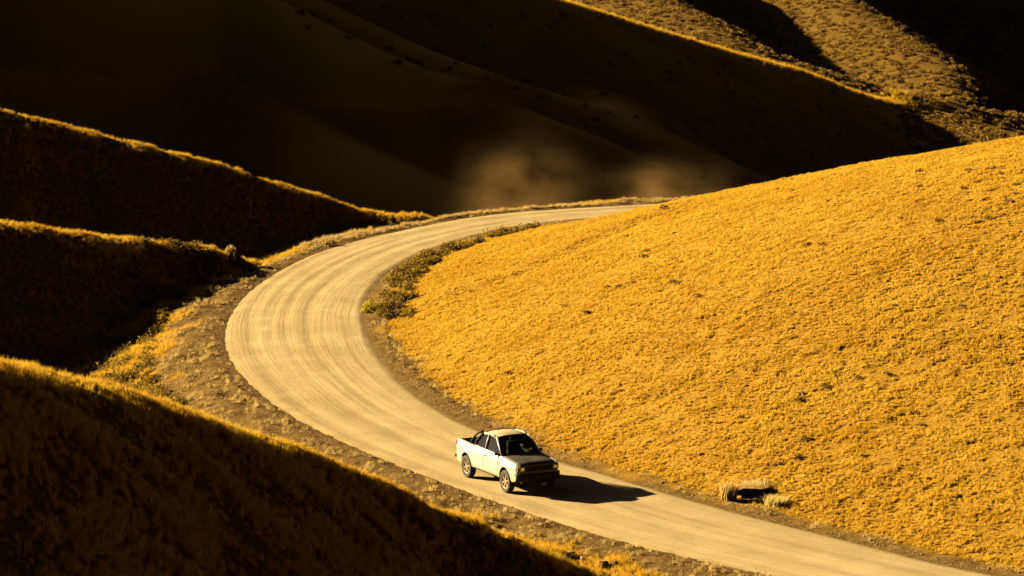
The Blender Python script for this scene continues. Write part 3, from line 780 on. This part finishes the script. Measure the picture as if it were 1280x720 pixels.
if not FAST_TEST:
    short = proto('short_grass', [tuft_mesh('t', 18, .085, .055, .011, .85, gold, 10+k) for k in range(5)])
    long_ = proto('long_grass', [tuft_mesh('t', 26, .25, .10, .010, .6, gold, 30+k) for k in range(5)])
    strawc = proto('straw', [tuft_mesh('t', 22, .20, .09, .010, .9, straw, 50+k) for k in range(4)])
    weed = proto('weed', [bush_mesh('t', 90, .16, .20, .035, green, 70+k) for k in range(4)])
    brsh = proto('brush', [bush_mesh('t', 120, .5, .45, .11, brushm, 90+k) for k in range(5)])
    pebc = proto('pebble', [stone_mesh('t', rockm, 110+k) for k in range(4)])
    # the golden hill inside the bend
    x, y, z = cand(480000, -8, 36, 96, 200)
    d_, s_, dm = look(Dg, x, y), look(Sg, x, y), look(DMg, x, y)
    cl = fbm(x*2.4, y*2.4, 61, 2)+.5*fbm(x*.3, y*.3, 63, 2)
    keep = (s_ > 0) & (RNG.random(len(x)) < np.clip(.75+.45*cl, .12, 1)*(1-dm)) & (d_ > .9)
    x, y, z, cl = x[keep], y[keep], z[keep], cl[keep]
    scl = (.75+.45*RNG.random(len(x)))*(1+.3*np.clip(cl, -1, 1))
    scatter('dry_grass', '', np.c_[x, y, z], scl, short, .25); print('hill tufts', len(x))
    # longer grass on the hills left of the road
    x, y, z = cand(330000, -34, 8, 60, 200)
    d_, s_, dm = look(Dg, x, y), look(Sg, x, y), look(DMg, x, y)
    cl = fbm(x*.8, y*.8, 65, 3)
    keep = (s_ < 0) & (RNG.random(len(x)) < np.clip(.6+.5*cl, .1, 1)*(1-dm)) & (d_ > 1.0)
    x, y, z, cl = x[keep], y[keep], z[keep], cl[keep]
    scatter('tall_dry_grass', '', np.c_[x, y, z], (.55+.5*RNG.random(len(x)))*(1+.3*np.clip(cl, -1, 1)), long_, .2); print('tall', len(x))
    # strip beyond the far leg of the road and thin straw on the shoulders
    x, y, z = cand(240000, -20, 34, 96, 206)
    d_, s_, dm = look(Dg, x, y), look(Sg, x, y), look(DMg, x, y)
    cl = fbm(x*1.2, y*1.2, 67, 3)
    pr = np.where(d_ < .5, .04, .16)*np.clip(.6+1.1*cl, 0, 1.5)+np.where((y > 178) & (s_ < 0) & (d_ > .5), .5, 0)
    keep = (d_ > .15) & (d_ < 8) & (dm > .2) & (RNG.random(len(x)) < pr)
    x, y, z = x[keep], y[keep], z[keep]
    scatter('straw_tufts', '', np.c_[x, y, z], .5+.6*RNG.random(len(x)), strawc, .3); print('straw', len(x))
    # green weeds: ditch inside the bend and the lip of the outer bank
    x, y, z = cand(90000, -20, 4, 122, 190)
    d_, s_, dm = look(Dg, x, y), look(Sg, x, y), look(DMg, x, y)
    cl = fbm(x*.7, y*.7, 69, 3)
    inn = (s_ > 0) & (d_ > .6) & (d_ < 1.5+.5*cl) & (y > 153) & (y < 184)
    ou = (s_ < 0) & (d_ > 3.2) & (d_ < 6.0) & (y > 128) & (y < 168)
    keep = (inn & (RNG.random(len(x)) < .22+.4*cl)) | (ou & (RNG.random(len(x)) < .06+.5*np.clip(cl, 0, 1)))
    x, y, z = x[keep], y[keep], z[keep]
    scatter('roadside_weeds', '', np.c_[x, y, z], .6+1.3*RNG.random(len(x)), weed, .2); print('weeds', len(x))
    # loose stones on the shoulders
    x, y, z = cand(300000, -20, 34, 96, 206)
    d_ = look(Dg, x, y); dm = look(DMg, x, y)
    keep = (d_ > .05) & (dm > .3) & (RNG.random(len(x)) < .30*np.exp(-np.abs(d_-.5)*.9)+.05)
    x, y, z = x[keep], y[keep], z[keep]
    scatter('loose_gravel', '', np.c_[x, y, z], .018+.05*RNG.random(len(x))**3, pebc, .5); print('stones', len(x))
    # brush on the far hillsides
    x, y, z = cand(60000, -75, 95, 330, 575, 80)
    cl = fbm(x*.12, y*.12, 71, 3)
    zd = np.max([ridge(x, y, *q) for q in ((D1, .2, .5, 3), (D2, .3, .6, 3), (D3, .5, .3, 4), (D4, .9, .5, .5), (EE, .25, .5, 3))], 0)
    keep = RNG.random(len(x)) < np.where(np.abs(z-zd) < 1.6, np.clip(.8+.4*cl, .1, 1), .03)
    x, y, z = x[keep], y[keep], z[keep]
    scatter('hillside_brush', '', np.c_[x, y, z-.05], .42+.6*RNG.random(len(x)), brsh, .2); print('brush', len(x))

if not FAST_TEST:                                         # dry grass along the crest of the far ridge
    P = resample(spline(np.array([atY(*p) for p in RB]), 8), .5); n = 9000
    k = RNG.integers(0, len(P), n); x = P[k, 0]+RNG.normal(0, 1.3, n); y = P[k, 1]+RNG.normal(0, 1.3, n)
    scatter('ridge_grass', '', np.c_[x, y, zat(x, y)], 1.6+1.6*RNG.random(n), long_, .2)

    # small dark scrub dotted over the golden hill
    pts = [on_hill(u, v) for u, v in ((842, 356), (847, 358), (872, 373), (636, 470), (1108, 468), (1030, 483), (1035, 486), (1143, 516), (600, 332), (505, 393), (512, 395), (830, 262), (840, 262))]
    x, y, z = cand(1400, 2, 34, 104, 165); k = (look(Sg, x, y) > 0) & (look(Dg, x, y) > 4) & (fbm(x*.15, y*.15, 75, 2) > .25)
    P = np.array([(p[0], p[1]) for p in pts]+list(zip(x[k][:60], y[k][:60])))
    scatter('dark_scrub', '', np.c_[P, zat(P[:, 0], P[:, 1])], .55+.5*RNG.random(len(P)), proto('scrub', [bush_mesh('t', 120, .2, .16, .045, brushm, 130+k) for k in range(3)]), .2)

# clumps one can point at
def clump(name, me, u, v, s, lab, cat, group=None, sz_=1):
    o = bpy.data.objects.new(name, me); COL.objects.link(o); place(o, u, v); o.scale = (s, s, s*sz_); tag(o, lab, cat, group); return o
clump('straw_clump', tuft_mesh('straw_clump', 500, .62, .26, .026, .4, bleached, 201), 911, 625, 1.0, 'tall pale straw clump at the left end of the dark boulder beside the road', 'grass clump', 'straw clumps by the boulder')
clump('straw_clump', tuft_mesh('straw_clump', 420, .34, .40, .024, .9, bleached, 202), 972, 632, 1.0, 'low flattened straw clump at the right end of the dark boulder', 'grass clump', 'straw clumps by the boulder')
clump('straw_clump', tuft_mesh('straw_clump', 340, .42, .5, .02, .6, straw, 206), 945, 613, 1.0, 'straw tuft standing behind the dark boulder, on its uphill side', 'grass clump', 'straw clumps by the boulder')
clump('weed_clump', bush_mesh('weed_clump', 900, .5, .42, .05, leafmat('bright_yellow_weed', ((.4, .32, .02), (.55, .45, .03), (.7, .55, .05))), 203), 464, 389, 1.0, 'bright yellow-green weed clump at the sharpest point of the inner bend', 'weed clump')
clump('bush', bush_mesh('bush', 700, .42, .5, .06, straw, 204), 288, 316, .62, 'small straw-coloured bush at the low end of the middle left ridge', 'bush')
clump('bush', bush_mesh('bush', 600, .4, .38, .05, straw, 205), 412, 306, .8, 'small pale bush on the outer edge of the road below the highest left ridge', 'bush')

# ------------------------------------------------------------------ drifting dust beyond the road
def dustcloud(name, x, y, z, sx, sy_, sz_, dens, lab, seed):
    bm = bmesh.new(); bmesh.ops.create_uvsphere(bm, u_segments=32, v_segments=16, radius=1)
    o = obj(name, bm, [], None); o.location = (x, y, z); o.scale = (sx, sy_, sz_)
    m = bpy.data.materials.new('drifting_dust'); m.use_nodes = True; t = m.node_tree; ns, ls = t.nodes, t.links; ns.clear()
    om = ns.new('ShaderNodeOutputMaterial'); pv = ns.new('ShaderNodeVolumePrincipled'); ls.new(pv.outputs[0], om.inputs['Volume'])
    pv.inputs['Color'].default_value = (.95, .58, .24, 1); pv.inputs['Anisotropy'].default_value = .2
    tc = ns.new('ShaderNodeTexCoord')
    ln = N(ns, 'ShaderNodeVectorMath', operation='LENGTH'); ls.new(tc.outputs['Object'], ln.inputs[0])
    fall = N(ns, 'ShaderNodeMapRange'); fall.inputs[1].default_value = 1; fall.inputs[2].default_value = .1; fall.inputs[3].default_value = 0; fall.inputs[4].default_value = 1
    fall.interpolation_type = 'SMOOTHSTEP'; ls.new(ln.outputs['Value'], fall.inputs[0])
    nn = ns.new('ShaderNodeTexNoise'); nn.inputs['Scale'].default_value = 2.1; nn.inputs['Detail'].default_value = 4; nn.inputs['Roughness'].default_value = .6
    mp = N(ns, 'ShaderNodeMapping'); mp.inputs['Location'].default_value = (seed, seed*.7, 0); ls.new(tc.outputs['Object'], mp.inputs['Vector']); ls.new(mp.outputs[0], nn.inputs['Vector'])
    nr = N(ns, 'ShaderNodeMapRange'); nr.inputs[1].default_value = .40; nr.inputs[2].default_value = .95; ls.new(nn.outputs['Fac'], nr.inputs[0])
    f2 = N(ns, 'ShaderNodeMath', operation='POWER'); ls.new(fall.outputs[0], f2.inputs[0]); f2.inputs[1].default_value = 2.0
    a = N(ns, 'ShaderNodeMath', operation='MULTIPLY'); ls.new(f2.outputs[0], a.inputs[0]); ls.new(nr.outputs[0], a.inputs[1])
    b_ = N(ns, 'ShaderNodeMath', operation='MULTIPLY'); ls.new(a.outputs[0], b_.inputs[0]); b_.inputs[1].default_value = dens; ls.new(b_.outputs[0], pv.inputs['Density'])
    o.data.materials.append(m); tag(o, lab, 'dust cloud', None, 'stuff')
def dust(u, v, y, sx, sy_, sz_, dens, lab, seed):
    p = atY(u, v, y); dustcloud('dust_haze', p[0], p[1], p[2], sx, sy_, sz_, dens, lab, seed)
dust(655, 248, 200, 6.5, 4.0, 5.2, .20, 'faint brown dust hanging over the far leg of the road', 3.1)
dust(838, 250, 202, 6.5, 4.0, 4.0, .17, 'thin dust hanging behind the shoulder of the golden hill', 8.4)
